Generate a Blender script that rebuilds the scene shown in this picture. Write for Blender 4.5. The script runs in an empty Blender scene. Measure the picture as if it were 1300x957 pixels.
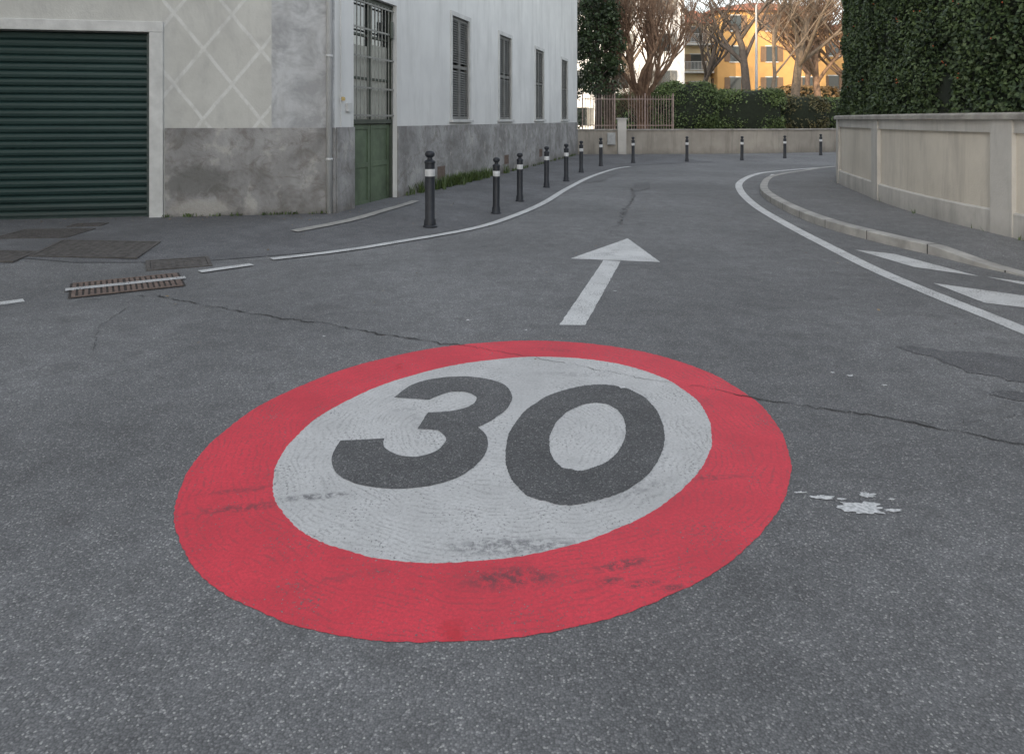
import bpy, bmesh, math, random
import numpy as np
from mathutils import Vector, Matrix, noise
random.seed(7); np.random.seed(7)
S=bpy.context.scene
COL=S.collection
# ------------------------------------------------------------------ helpers
def nd(nt,t,ins=None,**p):
    n=nt.nodes.new(t)
    for k,v in p.items(): setattr(n,k,v)
    for k,v in (ins or {}).items():
        if isinstance(v,bpy.types.NodeSocket): nt.links.new(v,n.inputs[k])
        else: n.inputs[k].default_value=v
    return n
def c4(c): return (c[0],c[1],c[2],1)
def mixc(nt,f,a,b,blend='MIX'):
    n=nt.nodes.new('ShaderNodeMix'); n.data_type='RGBA'; n.blend_type=blend
    for i,v in ((0,f),(6,a),(7,b)):
        if isinstance(v,bpy.types.NodeSocket): nt.links.new(v,n.inputs[i])
        else: n.inputs[i].default_value = v if i==0 else c4(v)
    return n.outputs[2]
def mth(nt,op,a,b=0.0,c=None,clamp=False):
    ins={0:a,1:b}
    if c is not None: ins[2]=c
    n=nd(nt,'ShaderNodeMath',ins,operation=op); n.use_clamp=clamp
    return n.outputs[0]
def mr(nt,v,a,b,c=0.0,d=1.0,smooth=False):
    n=nd(nt,'ShaderNodeMapRange',{0:v,1:a,2:b,3:c,4:d})
    if smooth: n.interpolation_type='SMOOTHSTEP'
    return n.outputs[0]
def ramp(nt,f,stops):
    n=nd(nt,'ShaderNodeValToRGB',{0:f}); e=n.color_ramp.elements
    while len(e)<len(stops): e.new(0.5)
    for el,(p,c) in zip(e,stops):
        el.position=p; el.color=c4(c)
    return n.outputs[0]
def noi(nt,vec,scale,detail=3,rough=.55,dist=0.0):
    return nd(nt,'ShaderNodeTexNoise',{'Vector':vec,'Scale':scale,'Detail':min(detail,4),'Roughness':rough,'Distortion':dist}).outputs[0]
def noi2(nt,vec,scale,detail=2,rough=.55):
    n=nt.nodes.new('ShaderNodeTexNoise'); n.noise_dimensions='2D'; nt.links.new(vec,n.inputs['Vector'])
    n.inputs['Scale'].default_value=scale; n.inputs['Detail'].default_value=detail; n.inputs['Roughness'].default_value=rough
    return n.outputs[0]
def newmat(name,rough=.8):
    m=bpy.data.materials.new(name); m.use_nodes=True; nt=m.node_tree
    b=nt.nodes['Principled BSDF']; b.inputs['Roughness'].default_value=rough
    return m,nt,b
def obj_co(nt): return nd(nt,'ShaderNodeTexCoord').outputs['Object']
def bump(nt,b,h,strength=.4,dist=.01):
    n=nd(nt,'ShaderNodeBump',{'Strength':strength,'Distance':dist,'Height':h}); nt.links.new(n.outputs[0],b.inputs['Normal'])
def setc(nt,b,c):
    if isinstance(c,bpy.types.NodeSocket): nt.links.new(c,b.inputs['Base Color'])
    else: b.inputs['Base Color'].default_value=c4(c)
def grey(nt,g): return nd(nt,'ShaderNodeCombineColor',{0:g,1:g,2:g}).outputs[0]

def asph(nt,co,bright=1.0,tint=(1,1,1),stone=165):
    v=nt.nodes.new('ShaderNodeTexVoronoi'); v.voronoi_dimensions='2D'; nt.links.new(co,v.inputs['Vector']); v.inputs['Scale'].default_value=stone
    sep=nd(nt,'ShaderNodeSeparateColor',{0:v.outputs['Color']})
    k=bright
    base=ramp(nt,sep.outputs[0],[(0,(.074*k,.075*k,.077*k)),(.45,(.095*k,.096*k,.098*k)),(.8,(.114*k,.115*k,.117*k)),(.94,(.155*k,.155*k,.155*k)),(1,(.24*k,.238*k,.23*k))])
    edge=mr(nt,v.outputs['Distance'],.25,.75,1.0,.66)
    big=mr(nt,noi2(nt,co,.42,4,.62),.3,.7,.80,1.16)
    mid=mr(nt,noi2(nt,co,5,4,.72),.3,.7,.87,1.13)
    g=mth(nt,'MULTIPLY',mth(nt,'MULTIPLY',big,mid),edge)
    c=mixc(nt,1.0,base,nd(nt,'ShaderNodeCombineColor',{0:mth(nt,'MULTIPLY',g,tint[0]),1:mth(nt,'MULTIPLY',g,tint[1]),2:mth(nt,'MULTIPLY',g,tint[2])}).outputs[0],'MULTIPLY')
    return c,edge,v
def asphalt_mat(name,bright=1.0,tint=(1,1,1),stone=165,patch=None,stain=.0):
    m,nt,b=newmat(name,.9); co=obj_co(nt)
    c,h,v=asph(nt,co,bright,tint,stone)
    if patch:
        f=mr(nt,noi2(nt,co,patch,4,.65),.48,.60)
        c=mixc(nt,mth(nt,'MULTIPLY',f,.32),c,(.07,.069,.072))
    if stain:
        f=mr(nt,noi2(nt,co,1.7,4,.75),.58,.72,0,stain)
        c=mixc(nt,f,c,(.075,.074,.075))
    setc(nt,b,c); bump(nt,b,h,.4,.004); return m
def paint_mat(name,col,wear=.5,asb=1.0,rings=False,scuffs=(),dark=(.05,.045,.05),blot=None):
    m,nt,b=newmat(name,.75); co=obj_co(nt)
    ac,h,v=asph(nt,co,asb)
    n1=noi2(nt,co,80,3,.7); n2=noi2(nt,co,4,3,.65)
    thr=mr(nt,n2,.3,.75,.22+wear*.1,.33+wear*.24)
    mask=mr(nt,mth(nt,'SUBTRACT',n1,thr),-.05,.05)
    col2=mixc(nt,mr(nt,noi2(nt,co,2.2,4,.75),.3,.7),tuple(x*.84 for x in col),tuple(min(1,x*1.07) for x in col))
    col2=mixc(nt,mr(nt,n1,.35,.68,.38,.0),col2,tuple(x*.55 for x in col))
    # thin paint over aggregate: individual stones still read
    sp=nd(nt,'ShaderNodeSeparateColor',{0:v.outputs['Color']}).outputs[1]
    col2=mixc(nt,mr(nt,sp,0,.30,.26,0),col2,tuple(x*.62+.01 for x in col))
    if rings:
        L=nd(nt,'ShaderNodeVectorMath',{0:co},operation='LENGTH').outputs['Value']
        ph=mth(nt,'ADD',mth(nt,'MULTIPLY',L,210.0),mth(nt,'MULTIPLY',noi2(nt,co,2.0,2),50.0))
        s=mth(nt,'SINE',ph,0)
        gate=mr(nt,noi2(nt,co,6,4,.75),.38,.60)
        groove=mth(nt,'MULTIPLY',mr(nt,s,.2,.9),gate)
        groove=mth(nt,'MULTIPLY',groove,mr(nt,noi2(nt,co,46,3,.7),.38,.58))
        col2=mixc(nt,mth(nt,'MULTIPLY',groove,.72),col2,tuple(x*.48+.035 for x in col))
    c=mixc(nt,mask,ac,col2)
    sn=mr(nt,noi2(nt,co,26,4,.8),.40,.60)
    for (x,y,rx,ry,rot,k) in scuffs:
        mp=nd(nt,'ShaderNodeMapping',{'Vector':co,'Location':(x,y,0),'Rotation':(0,0,rot),'Scale':(rx,ry,1)},vector_type='TEXTURE').outputs[0]
        mp=nd(nt,'ShaderNodeVectorMath',{0:mp,1:(1,1,0)},operation='MULTIPLY').outputs[0]
        d=nd(nt,'ShaderNodeVectorMath',{0:mp},operation='LENGTH').outputs['Value']
        f=mth(nt,'MULTIPLY',mr(nt,d,1.0,.3,0,1,True),mth(nt,'MULTIPLY',sn,k))
        c=mixc(nt,f,c,dark)
    if blot:
        d=nd(nt,'ShaderNodeVectorMath',{0:co,1:blot},operation='DISTANCE').outputs['Value']
        d=mth(nt,'ADD',d,mth(nt,'MULTIPLY',noi2(nt,co,22,4,.7),.09))
        c=mixc(nt,mr(nt,d,.095,.065,0,.5),c,(.50,.012,.02))
    setc(nt,b,c); bump(nt,b,h,.35,.003); return m
def simple(name,col,rough=.7,var=.15,scale=6,metal=0,bmp=.0,bs=40):
    m,nt,b=newmat(name,rough); co=obj_co(nt)
    f=mr(nt,noi(nt,co,scale,3,.65),.3,.7)
    setc(nt,b,mixc(nt,f,tuple(x*(1-var) for x in col),tuple(x*(1+var) for x in col)))
    b.inputs['Metallic'].default_value=metal
    if bmp: bump(nt,b,noi(nt,co,bs,2,.6),bmp,.01)
    return m
def leaf_mat(name,c1,c2,rough=.5):
    m,nt,b=newmat(name,rough)
    r=nd(nt,'ShaderNodeNewGeometry').outputs['Random Per Island']
    co=obj_co(nt); n=mr(nt,noi(nt,co,1.3,2,.6),.3,.7,-.25,.25)
    f=mth(nt,'ADD',r,n,clamp=True)
    setc(nt,b,mixc(nt,f,c1,c2)); return m

def mesh_obj(name,V,F,mat=None,parent=None,smooth=False,mw=None):
    me=bpy.data.meshes.new(name); me.from_pydata([tuple(v) for v in V],[],F); me.update()
    o=bpy.data.objects.new(name,me); COL.objects.link(o)
    if mat: me.materials.append(mat)
    if smooth: me.polygons.foreach_set('use_smooth',[True]*len(me.polygons))
    if parent: o.parent=parent
    if mw is not None: o.matrix_world=mw
    return o
def empty(name,loc=(0,0,0)):
    o=bpy.data.objects.new(name,None); o.location=loc; o.empty_display_size=.3; COL.objects.link(o)
    return o
class MB:
    def __init__(s): s.V=[]; s.F=[]
    def box(s,x0,x1,y0,y1,z0,z1):
        i=len(s.V)
        s.V+=[(x0,y0,z0),(x1,y0,z0),(x1,y1,z0),(x0,y1,z0),(x0,y0,z1),(x1,y0,z1),(x1,y1,z1),(x0,y1,z1)]
        s.F+=[(i,i+3,i+2,i+1),(i+4,i+5,i+6,i+7),(i,i+1,i+5,i+4),(i+1,i+2,i+6,i+5),(i+2,i+3,i+7,i+6),(i+3,i,i+4,i+7)]
    def quad(s,a,b,c,d):
        i=len(s.V); s.V+=[a,b,c,d]; s.F.append((i,i+1,i+2,i+3))
    def tube(s,pts,rad,n=6,cap=True):
        i0=len(s.V)
        for k,p in enumerate(pts):
            p=Vector(p)
            d=(Vector(pts[min(k+1,len(pts)-1)])-Vector(pts[max(k-1,0)])).normalized()
            a=Vector((1,0,0)) if abs(d.x)<.8 else Vector((0,1,0))
            u=d.cross(a).normalized(); w=d.cross(u)
            for j in range(n):
                t=2*math.pi*j/n
                s.V.append(tuple(p+(u*math.cos(t)+w*math.sin(t))*rad[k]))
        for k in range(len(pts)-1):
            for j in range(n):
                a=i0+k*n+j; b=i0+k*n+(j+1)%n
                s.F.append((a,b,b+n,a+n))
        if cap:
            s.F.append(tuple(i0+(len(pts)-1)*n+j for j in range(n)))
            s.F.append(tuple(i0+j for j in reversed(range(n))))
    def lathe(s,prof,n=20,c=(0,0,0)):
        i0=len(s.V)
        for r,z in prof:
            for j in range(n):
                t=2*math.pi*j/n; s.V.append((c[0]+r*math.cos(t),c[1]+r*math.sin(t),c[2]+z))
        for k in range(len(prof)-1):
            for j in range(n):
                a=i0+k*n+j; b=i0+k*n+(j+1)%n; s.F.append((a,b,b+n,a+n))
        s.F.append(tuple(i0+(len(prof)-1)*n+j for j in range(n)))
    def obj(s,name,mat=None,parent=None,smooth=False,mw=None,bev=0):
        o=mesh_obj(name,s.V,s.F,mat,parent,smooth,mw)
        if bev:
            b=o.modifiers.new('bevel','BEVEL'); b.width=bev; b.segments=2; b.limit_method='ANGLE'
        return o
def catmull(P,step=.2,closed=False):
    P=[Vector(p) for p in P]; out=[]; n=len(P)
    R=range(n if closed else n-1)
    for i in R:
        if closed: p0,p1,p2,p3=P[i-1],P[i],P[(i+1)%n],P[(i+2)%n]
        else: p0,p1,p2,p3=P[max(i-1,0)],P[i],P[i+1],P[min(i+2,n-1)]
        m=max(1,int((p2-p1).length/step))
        for k in range(m):
            t=k/m
            out.append(.5*((2*p1)+(-p0+p2)*t+(2*p0-5*p1+4*p2-p3)*t*t+(-p0+3*p1-3*p2+p3)*t**3))
    if not closed: out.append(P[-1])
    return out
def normals2(P):
    N=[]
    for i in range(len(P)):
        d=P[min(i+1,len(P)-1)]-P[max(i-1,0)]; d=Vector((d[0],d[1])).normalized()
        N.append(Vector((-d.y,d.x)))
    return N
def resample(P,n):
    P=[Vector((p[0],p[1])) for p in P]; L=[0]
    for a,b in zip(P,P[1:]): L.append(L[-1]+(b-a).length)
    out=[];j=0
    for i in range(n):
        s=L[-1]*i/(n-1)
        while j<len(P)-2 and L[j+1]<s: j+=1
        t=(s-L[j])/max(1e-9,L[j+1]-L[j]); out.append(P[j].lerp(P[j+1],min(1,max(0,t))))
    return out

# ------------------------------------------------------------------ terrain height
EDGE=[(-12,.5),(-8,3.1),(-4.18,5.79),(-3.04,6.92),(-2.57,7.50),(-1.96,8.04),(-1.43,8.6),(-.54,9.7),(0,10.9),(.57,12.7),(1.19,15.3),(2.06,18.5),(3.1,21.4),(4.3,23.2),(6.2,24.3),(8.3,24.9),(10.3,25.9),(12.6,28),(17,31),(25,34),(60,44)]
EA=np.array(EDGE); 
def ground_h(x,y):
    p=np.array([x,y]); a=EA[:-1]; b=EA[1:]; d=b-a
    t=np.clip(((p-a)*d).sum(1)/(d*d).sum(1),0,1); q=a+d*t[:,None]
    r=p-q; dd=np.hypot(r[:,0],r[:,1]); i=int(dd.argmin())
    cr=d[i,0]*(p[1]-a[i,1])-d[i,1]*(p[0]-a[i,0])
    if cr<=0: return 0.0
    s=min(1,max(0,(dd[i]-.1)/1.9)); s=s*s*(3-2*s)
    k=min(1,max(0,(y-13)/9)); amp=.125*(1-k)+.05*k
    return amp*s
def drape(name,poly,dz,mat,parent=None,res=.25,fine=(-9,6,2,30)):
    bm=bmesh.new(); vs=[bm.verts.new((p[0],p[1],0)) for p in poly]; bm.faces.new(vs); 
    x0=min(p[0] for p in poly);x1=max(p[0] for p in poly);y0=min(p[1] for p in poly);y1=max(p[1] for p in poly)
    xs=np.arange(fine[0],fine[1]+.01,res); ys=np.arange(fine[2],fine[3]+.01,res)
    for x in xs:
        if x0<x<x1: bmesh.ops.bisect_plane(bm,geom=bm.verts[:]+bm.edges[:]+bm.faces[:],plane_co=(x,0,0),plane_no=(1,0,0))
    for y in ys:
        if y0<y<y1: bmesh.ops.bisect_plane(bm,geom=bm.verts[:]+bm.edges[:]+bm.faces[:],plane_co=(0,y,0),plane_no=(0,1,0))
    for v in bm.verts: v.co.z=ground_h(v.co.x,v.co.y)+dz
    bmesh.ops.recalc_face_normals(bm,faces=bm.faces[:])
    if sum(f.normal.z for f in bm.faces)<0: bmesh.ops.reverse_faces(bm,faces=bm.faces[:])
    bmesh.ops.triangulate(bm,faces=bm.faces[:])
    me=bpy.data.meshes.new(name); bm.to_mesh(me); bm.free(); me.materials.append(mat)
    o=bpy.data.objects.new(name,me); COL.objects.link(o)
    if parent: o.parent=parent
    return o
def strip(name,path,width,dz,mat,parent=None,step=.06,jit=.035):
    P=catmull(path,step); N=normals2(P); V=[];F=[]
    for i,(p,n) in enumerate(zip(P,N)):
        for sgn in (-1,1):
            w=width/2*(1+jit*random.uniform(-1,1))
            q=Vector((p[0],p[1]))+n*w*sgn; V.append((q.x,q.y,ground_h(q.x,q.y)+dz))
        if i: k=2*i; F.append((k-2,k-1,k+1,k)[::-1])
    return mesh_obj(name,V,F,mat,parent)
def sweep(name,P,prof,mat,parent=None,closed=True,zs=None,caps=True):
    N=normals2(P); V=[];F=[]; m=len(prof)
    for i,(p,n) in enumerate(zip(P,N)):
        for (o,z) in prof:
            q=Vector((p[0],p[1]))+n*o; V.append((q.x,q.y,z*(zs[i] if zs else 1)))
    for i in range(len(P)-1):
        for j in range(m if closed else m-1):
            a=i*m+j;b=i*m+(j+1)%m; F.append((a,b,b+m,a+m))
    if closed and caps:
        F.append(tuple(range(m))); F.append(tuple((len(P)-1)*m+j for j in reversed(range(m))))
    o=mesh_obj(name,V,F,mat,parent)
    bm=bmesh.new(); bm.from_mesh(o.data); bmesh.ops.recalc_face_normals(bm,faces=bm.faces[:]); bm.to_mesh(o.data); bm.free()
    return o

# ------------------------------------------------------------------ materials
RB=1.86
M_road=asphalt_mat('asphalt_road',RB,(1,1,1.0),165,None,.35)
M_pave=asphalt_mat('asphalt_pavement',1.52,(.985,.99,1.015),170,.9,.3)
M_paveR=asphalt_mat('asphalt_sidewalk',1.72,(1,1,1.0),170,None,.3)
M_patch=asphalt_mat('asphalt_patch',1.3,(.99,.99,1.01),165,None)
M_digit=asphalt_mat('asphalt_digit',1.22,(1,1,1.005),165,None)
M_white=paint_mat('road_paint_white',(.69,.695,.69),.6,RB)
M_stone=simple('kerb_stone',(.33,.32,.30),.85,.2,9,0,.4)

# ------------------------------------------------------------------ ground
road=drape('road',[(-300,-60),(300,-60),(300,500),(-300,500)],0,M_road)
N=normals2([Vector(p) for p in EDGE])
pv=[(EDGE[i][0]+N[i].x*.09,EDGE[i][1]+N[i].y*.09) for i in range(3,20)]
pave_poly=[(-9,7.0),(-6,7.2),(-4.4,7.1),(-3.4,7.35)]+pv[2:]+[(25,36),(14,32),(10,30.4),(3,29.7),(2.2,29.9),(-2.9,10.8),(-9,9.6)]
drape('pavement',pave_poly,.006,M_pave)
strip('kerb_stone_strip',[(-2.75,8.95),(-2.2,9.9),(-1.75,11.3),(-1.62,11.9)],.13,.018,M_stone)

# ------------------------------------------------------------------ speed limit roundel
C=(-.045,3.42)
scr=[(.04,-1.10,.24,.08,.1,.8),(.415,-1.03,.13,.035,.3,.95),(.46,-1.13,.09,.025,.2,.95),(.56,-1.15,.06,.025,.1,.85),(.36,-1.12,.07,.025,.4,.85),(-.99,-.68,.3,.04,.2,.65),(-1.05,-.55,.22,.03,.25,.5),(.9,-.45,.2,.03,.1,.5),(1.05,.35,.1,.08,.2,.35),(-.5,-1.1,.3,.03,.3,.3),(.3,1.2,.2,.05,-.2,.4)]
scw=[(-.735,-.6,.19,.035,.15,.85),(.05,-.93,.34,.07,.05,.65),(-.42,.1,.05,.2,.3,.25),(.4,.75,.3,.05,-.1,.3),(-.5,.25,.12,.04,.3,.3),(.55,-.55,.3,.05,.5,.3)]
M_red=paint_mat('road_paint_red',(.78,.058,.088),.22,RB,True,scr,(.13,.055,.065),blot=(-.13,-1.345,0))
M_rwhite=paint_mat('road_paint_roundel_white',(.63,.63,.625),.28,RB,True,scw,(.10,.10,.11))
L1=((1.353,0),(.1848,1.3747)); L2=((1.0124,0),(.2262,1.0163))
def ell(c,L,n,org=C,pw=1.0,wob=0):
    out=[]
    for i in range(n):
        t=2*math.pi*i/n; a=math.cos(t);b=math.sin(t)
        a=math.copysign(abs(a)**pw,a); b=math.copysign(abs(b)**pw,b)
        k=1+wob*noise.noise(Vector((math.cos(t)*5,math.sin(t)*5,c[0])))+wob*.5*noise.noise(Vector((math.cos(t)*45,math.sin(t)*45,c[0])))
        out.append((c[0]+k*(L[0][0]*a+L[0][1]*b)-org[0],c[1]+k*(L[1][0]*a+L[1][1]*b)-org[1]))
    return out
R=empty('speed_limit_marking',(C[0],C[1],0))
n=720
o_=ell(C,L1,n,wob=.008); i_=ell((-.02,3.44),L2,n,wob=.009)
mesh_obj('red_ring',[(x,y,.0015) for x,y in o_+i_],[(i,(i+1)%n,n+(i+1)%n,n+i) for i in range(n)],M_red,R)
mesh_obj('white_disc',[(x,y,.0015) for x,y in i_],[tuple(range(n))],M_rwhite,R)
o_=ell((.358,3.385),((.3873,0),(.1988,.585)),n,pw=.93,wob=.014); i_=ell((.365,3.39),((.193,0),(.142,.328)),n,pw=.95,wob=.024)
mesh_obj('digit_0',[(x,y,.003) for x,y in o_+i_],[(i,(i+1)%n,n+(i+1)%n,n+i) for i in range(n)],M_digit,R)
segs=[[(-.637,3.824),(-.558,4.018),(-.412,4.116),(-.229,4.128),(-.058,4.03),(0,3.846),(-.029,3.668),(-.11,3.52),(-.165,3.453)],
[(-.165,3.453),(-.119,3.35),(-.12,3.176),(-.2,3.0),(-.323,2.909),(-.48,2.878),(-.649,2.922),(-.757,3.027),(-.803,3.169),(-.801,3.309)],
[(-.801,3.309),(-.6,3.333)],
[(-.6,3.333),(-.584,3.245),(-.51,3.169),(-.42,3.154),(-.339,3.214),(-.31,3.325),(-.361,3.418),(-.458,3.435)],
[(-.458,3.435),(-.431,3.629)],
[(-.431,3.629),(-.304,3.649),(-.215,3.719),(-.191,3.824),(-.26,3.902),(-.354,3.89),(-.442,3.792)],
[(-.442,3.792),(-.637,3.824)]]
P3=[]
for sg in segs: P3+=catmull([Vector(p) for p in sg],.02)[:-1]
V=[(p[0]-C[0]+.003*noise.noise(Vector((p[0]*25,p[1]*25,1))),p[1]-C[1]+.004*noise.noise(Vector((p[0]*25,p[1]*25,7))),.003) for p in P3]
d3=mesh_obj('digit_3',V,[tuple(range(len(V)))],M_digit,R)
bm=bmesh.new(); bm.from_mesh(d3.data); bmesh.ops.triangulate(bm,faces=bm.faces[:],ngon_method='BEAUTY')
for f in bm.faces:
    if f.normal.z<0: f.normal_flip()
bm.to_mesh(d3.data); bm.free()

# ------------------------------------------------------------------ other markings
def flat(name,polys,dz,mat,rough=0):
    V=[];F=[]
    for poly in polys:
        if rough:
            Q=[]
            for a,b in zip(poly,poly[1:]+poly[:1]):
                m=max(1,int(math.hypot(b[0]-a[0],b[1]-a[1])/.05))
                for k in range(m):
                    x=a[0]+(b[0]-a[0])*k/m; y=a[1]+(b[1]-a[1])*k/m
                    Q.append((x+rough*noise.noise(Vector((x*20,y*20,2))),y+rough*noise.noise(Vector((x*20,y*20,6)))))
            poly=Q
        i=len(V); V+=[(x,y,ground_h(x,y)+dz) for x,y in poly]; F.append(tuple(range(i,len(V))))
    return mesh_obj(name,V,F,mat)
flat('arrow_marking',[[(.345,5.172),(.534,5.172),(1.15,7.50),(.975,7.55)],[(.63,7.64),(1.56,7.45),(1.46,8.94)]],.003,M_white,.008)
strip('edge_line_marking',[(-2.57,7.58),(-1.96,8.04),(-1.43,8.6),(-.54,9.7),(0,10.9),(.57,12.7),(1.19,15.3),(2.06,18.5),(3.1,21.4),(3.75,22.5)],.13,.012,M_white)
strip('edge_line_marking',[(-3.06,6.95),(-2.68,7.30)],.12,.012,M_white)
strip('edge_line_marking',[(-4.9,5.15),(-4.05,5.88)],.12,.004,M_white)
strip('edge_line_marking',[(3.7,-6),(3.66,2),(3.64,5.04),(3.62,5.92),(3.63,7.1),(3.75,8.44),(3.92,10.07),(4.23,12.3),(4.78,14.8),(5.44,16.9),(6.5,19.1),(7.6,20.5),(10.4,22.6),(16,26)],.15,.004,M_white)
flat('hatched_marking',[[(3.95,8.15),(4.26,7.9),(4.46,6.78),(4.08,7.2)],[(3.86,6.49),(4.35,6.03),(4.75,5.7),(4.6,5.2),(4.08,5.65),(3.86,5.79)],[(4.52,6.75),(4.92,6.35),(4.9,6.12),(4.68,6.35)],
   [(6.6,18.3),(7.4,18.9),(7.1,19.4)]],.004,M_white,.008)
M_crack=simple('crack_tar',(.05,.049,.049),.9,.3,30)
def crack(pts,w=.011,dz=.0045,amp=.02,mat=None):
    P=catmull([Vector(p) for p in pts],.025)
    Q=[Vector((p[0]+amp*noise.noise(Vector((p[0]*9,p[1]*9,1)))+.8*amp*noise.noise(Vector((p[0]*31,p[1]*31,5))),p[1]+amp*2*noise.noise(Vector((p[0]*7,p[1]*7,3)))+amp*2*noise.noise(Vector((p[0]*30,p[1]*30,8))))) for p in P]
    N=normals2(Q);V=[];F=[]
    for i,(p,n) in enumerate(zip(Q,N)):
        ww=w*max(.10,.5+1.1*noise.noise(Vector((p[0]*11,p[1]*11,9))))
        for s in (-.5,.5):
            q=p+n*ww*s; V.append((q.x,q.y,ground_h(q.x,q.y)+dz))
        if i: k=2*i; F.append((k,k+1,k-1,k-2))
    return mesh_obj('asphalt_crack',V,F,mat or M_crack)
crack([(-3.06,6.05),(-2.16,5.556),(-1.32,5.17),(-.70,4.856),(-.31,4.69)],.021)
crack([(-.31,4.69),(.245,4.41),(.773,4.09),(1.207,3.88)],.006)
crack([(1.207,3.88),(1.454,3.74),(1.958,3.525),(2.36,3.27),(3.2,2.9)],.014)
M_crs=simple('crack_faint',(.09,.09,.09),.9,.3,30)
crack([(1.9,3.55),(2.3,3.5),(2.7,3.62),(3.3,3.55)],.006,mat=M_crs)
crack([(2.6,15.5),(2.37,13.8),(1.71,11),(1.6,10.2)],.025,amp=.08,mat=M_crs)
crack([(1.6,10.2),(1.3,9.6),(1.45,9.0)],.012,amp=.05,mat=M_crs)
crack([(-6,5.9),(-4.6,5.6),(-3.06,6.05)],.010,dz=.007,mat=M_crs)
crack([(-3.06,6.05),(-3.0,5.2),(-2.6,4.4)],.007,mat=M_crs)
flat('asphalt_patch',[[(2.53,4.69),(2.66,4.68),(2.81,4.59),(3.0,4.55),(3.22,4.455),(3.55,4.3),(3.5,4.05),(3.2,4.03),(2.95,3.99),(2.8,4.16),(2.70,4.22),(2.65,4.42)]],.003,M_patch,.05)
flat('asphalt_patch',[[(2.6,3.88),(2.70,3.93),(2.78,3.92),(2.86,3.82),(2.75,3.76),(2.68,3.78)]],.003,M_patch,.03)
flat('asphalt_patch',[[(1.15,16.0),(2.2,17.2),(2.9,19.5),(2.0,19.0)],[(2.5,14.6),(3.0,15.4),(3.3,17),(2.9,16.8)]],.007,asphalt_mat('asphalt_patch_old',1.5))
def blob(cx,cy,rx,ry,seed,n=48):
    out=[]
    for i in range(n):
        t=2*math.pi*i/n; k=1+.7*noise.noise(Vector((math.cos(t)*1.6,math.sin(t)*1.6,seed)))+.45*noise.noise(Vector((math.cos(t)*6,math.sin(t)*6,seed)))
        out.append((cx+rx*k*math.cos(t),cy+ry*k*math.sin(t)))
    return out
M_spill,nt_,b_=newmat('spilled_paint',.6); setc(nt_,b_,mixc(nt_,mr(nt_,noi2(nt_,obj_co(nt_),60,3),.35,.6),(.42,.43,.43),(.70,.70,.70)))
flat('paint_spill',[blob(1.355,2.735,.085,.042,1),blob(1.42,2.83,.03,.016,2),blob(1.23,2.815,.05,.013,3),blob(1.155,2.85,.022,.007,4),blob(1.30,2.80,.02,.007,5),blob(1.46,2.72,.03,.010,12),blob(1.50,2.80,.012,.006,14)],.003,M_spill)
flat('paint_spill',[blob(1.98,4.15,.015,.012,7),blob(1.9,4.2,.012,.01,8),blob(2.1,4.0,.012,.01,9),blob(-.33,5.3,.014,.012,10),blob(.62,3.97,.02,.015,11),blob(.1,5.05,.01,.01,13),blob(-1.3,4.9,.01,.008,15),blob(.9,6.2,.015,.01,16)],.0035,M_spill)

# drain grate
M_iron=simple('rusty_iron',(.17,.125,.105),.8,.4,25,.1,.3)
M_pit_shade=simple('drain_pit_shade',(.045,.038,.034),.9)  # darkness between the bars painted as the colour of a flat sheet
ang=math.atan2(1.13,1.14)-.25
def placed(cx,cy,rot,dz=0):
    return Matrix.Translation((cx,cy,ground_h(cx,cy)+dz))@Matrix.Rotation(rot,4,'Z')
b=MB(); w,d=.43,.30
b.box(-w,w,-d,-d+.03,.001,.006); b.box(-w,w,d-.03,d,.001,.006); b.box(-w,-w+.03,-d+.03,d-.03,.001,.006); b.box(w-.03,w,-d+.03,d-.03,.001,.006); b.box(-.012,.012,-d+.03,d-.03,.001,.005)
for i in range(18):
    x=-w+.05+i*.0452
    if abs(x+.013)>.03: b.box(x,x+.028,-d+.03,d-.03,.001,.005)
g=empty('drain_grate'); g.matrix_world=placed(-3.48,6.42,ang,.006)
o=b.obj('grate_bars',M_iron); o.parent=g
b2=MB(); b2.quad((-w-.02,-d-.02,.0005),(w+.02,-d-.02,.0005),(w+.02,d+.02,.0005),(-w-.02,d+.02,.0005)); o=b2.obj('pit_shade_sheet',M_pit_shade); o.parent=g
b3=MB(); b3.quad((-w-.05,-.03,.0085),(w+.05,-.03,.0085),(w+.05,.08,.0085),(-w-.05,.08,.0085)); o=b3.obj('painted_stripe',paint_mat('road_paint_worn',(.62,.62,.62),.9,.9)); o.parent=g
M_cov=simple('cast_iron_cover',(.10,.092,.087),.75,.35,12,.05,.5,60)
def cover(cx,cy,rot,w,d):
    g=empty('manhole_cover')
    e=.3; gx=(ground_h(cx+e,cy)-ground_h(cx-e,cy))/(2*e); gy=(ground_h(cx,cy+e)-ground_h(cx,cy-e))/(2*e)
    nrm=Vector((-gx,-gy,1)).normalized(); q=Vector((0,0,1)).rotation_difference(nrm)
    g.matrix_world=Matrix.Translation((cx,cy,ground_h(cx,cy)+.010))@q.to_matrix().to_4x4()@Matrix.Rotation(rot,4,'Z')
    b=MB(); f=.035
    b.box(-w,w,-d,-d+f,-.01,.006);b.box(-w,w,d-f,d,-.01,.006);b.box(-w,-w+f,-d+f,d-f,-.01,.006);b.box(w-f,w,-d+f,d-f,-.01,.006)
    b.box(-w+f+.006,w-f-.006,-d+f+.006,d-f-.006,-.01,.003)
    nx=int(2*(w-f)/.07); ny=int(2*(d-f)/.07)
    for i in range(nx):
        for j in range(ny):
            x=-w+f+.035+i*.07; y=-d+f+.035+j*.07
            b.box(x-.012,x+.02,y-.012,y+.02,.003,.006)
    o=b.obj('cover_plate',M_cov); o.parent=g
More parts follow.
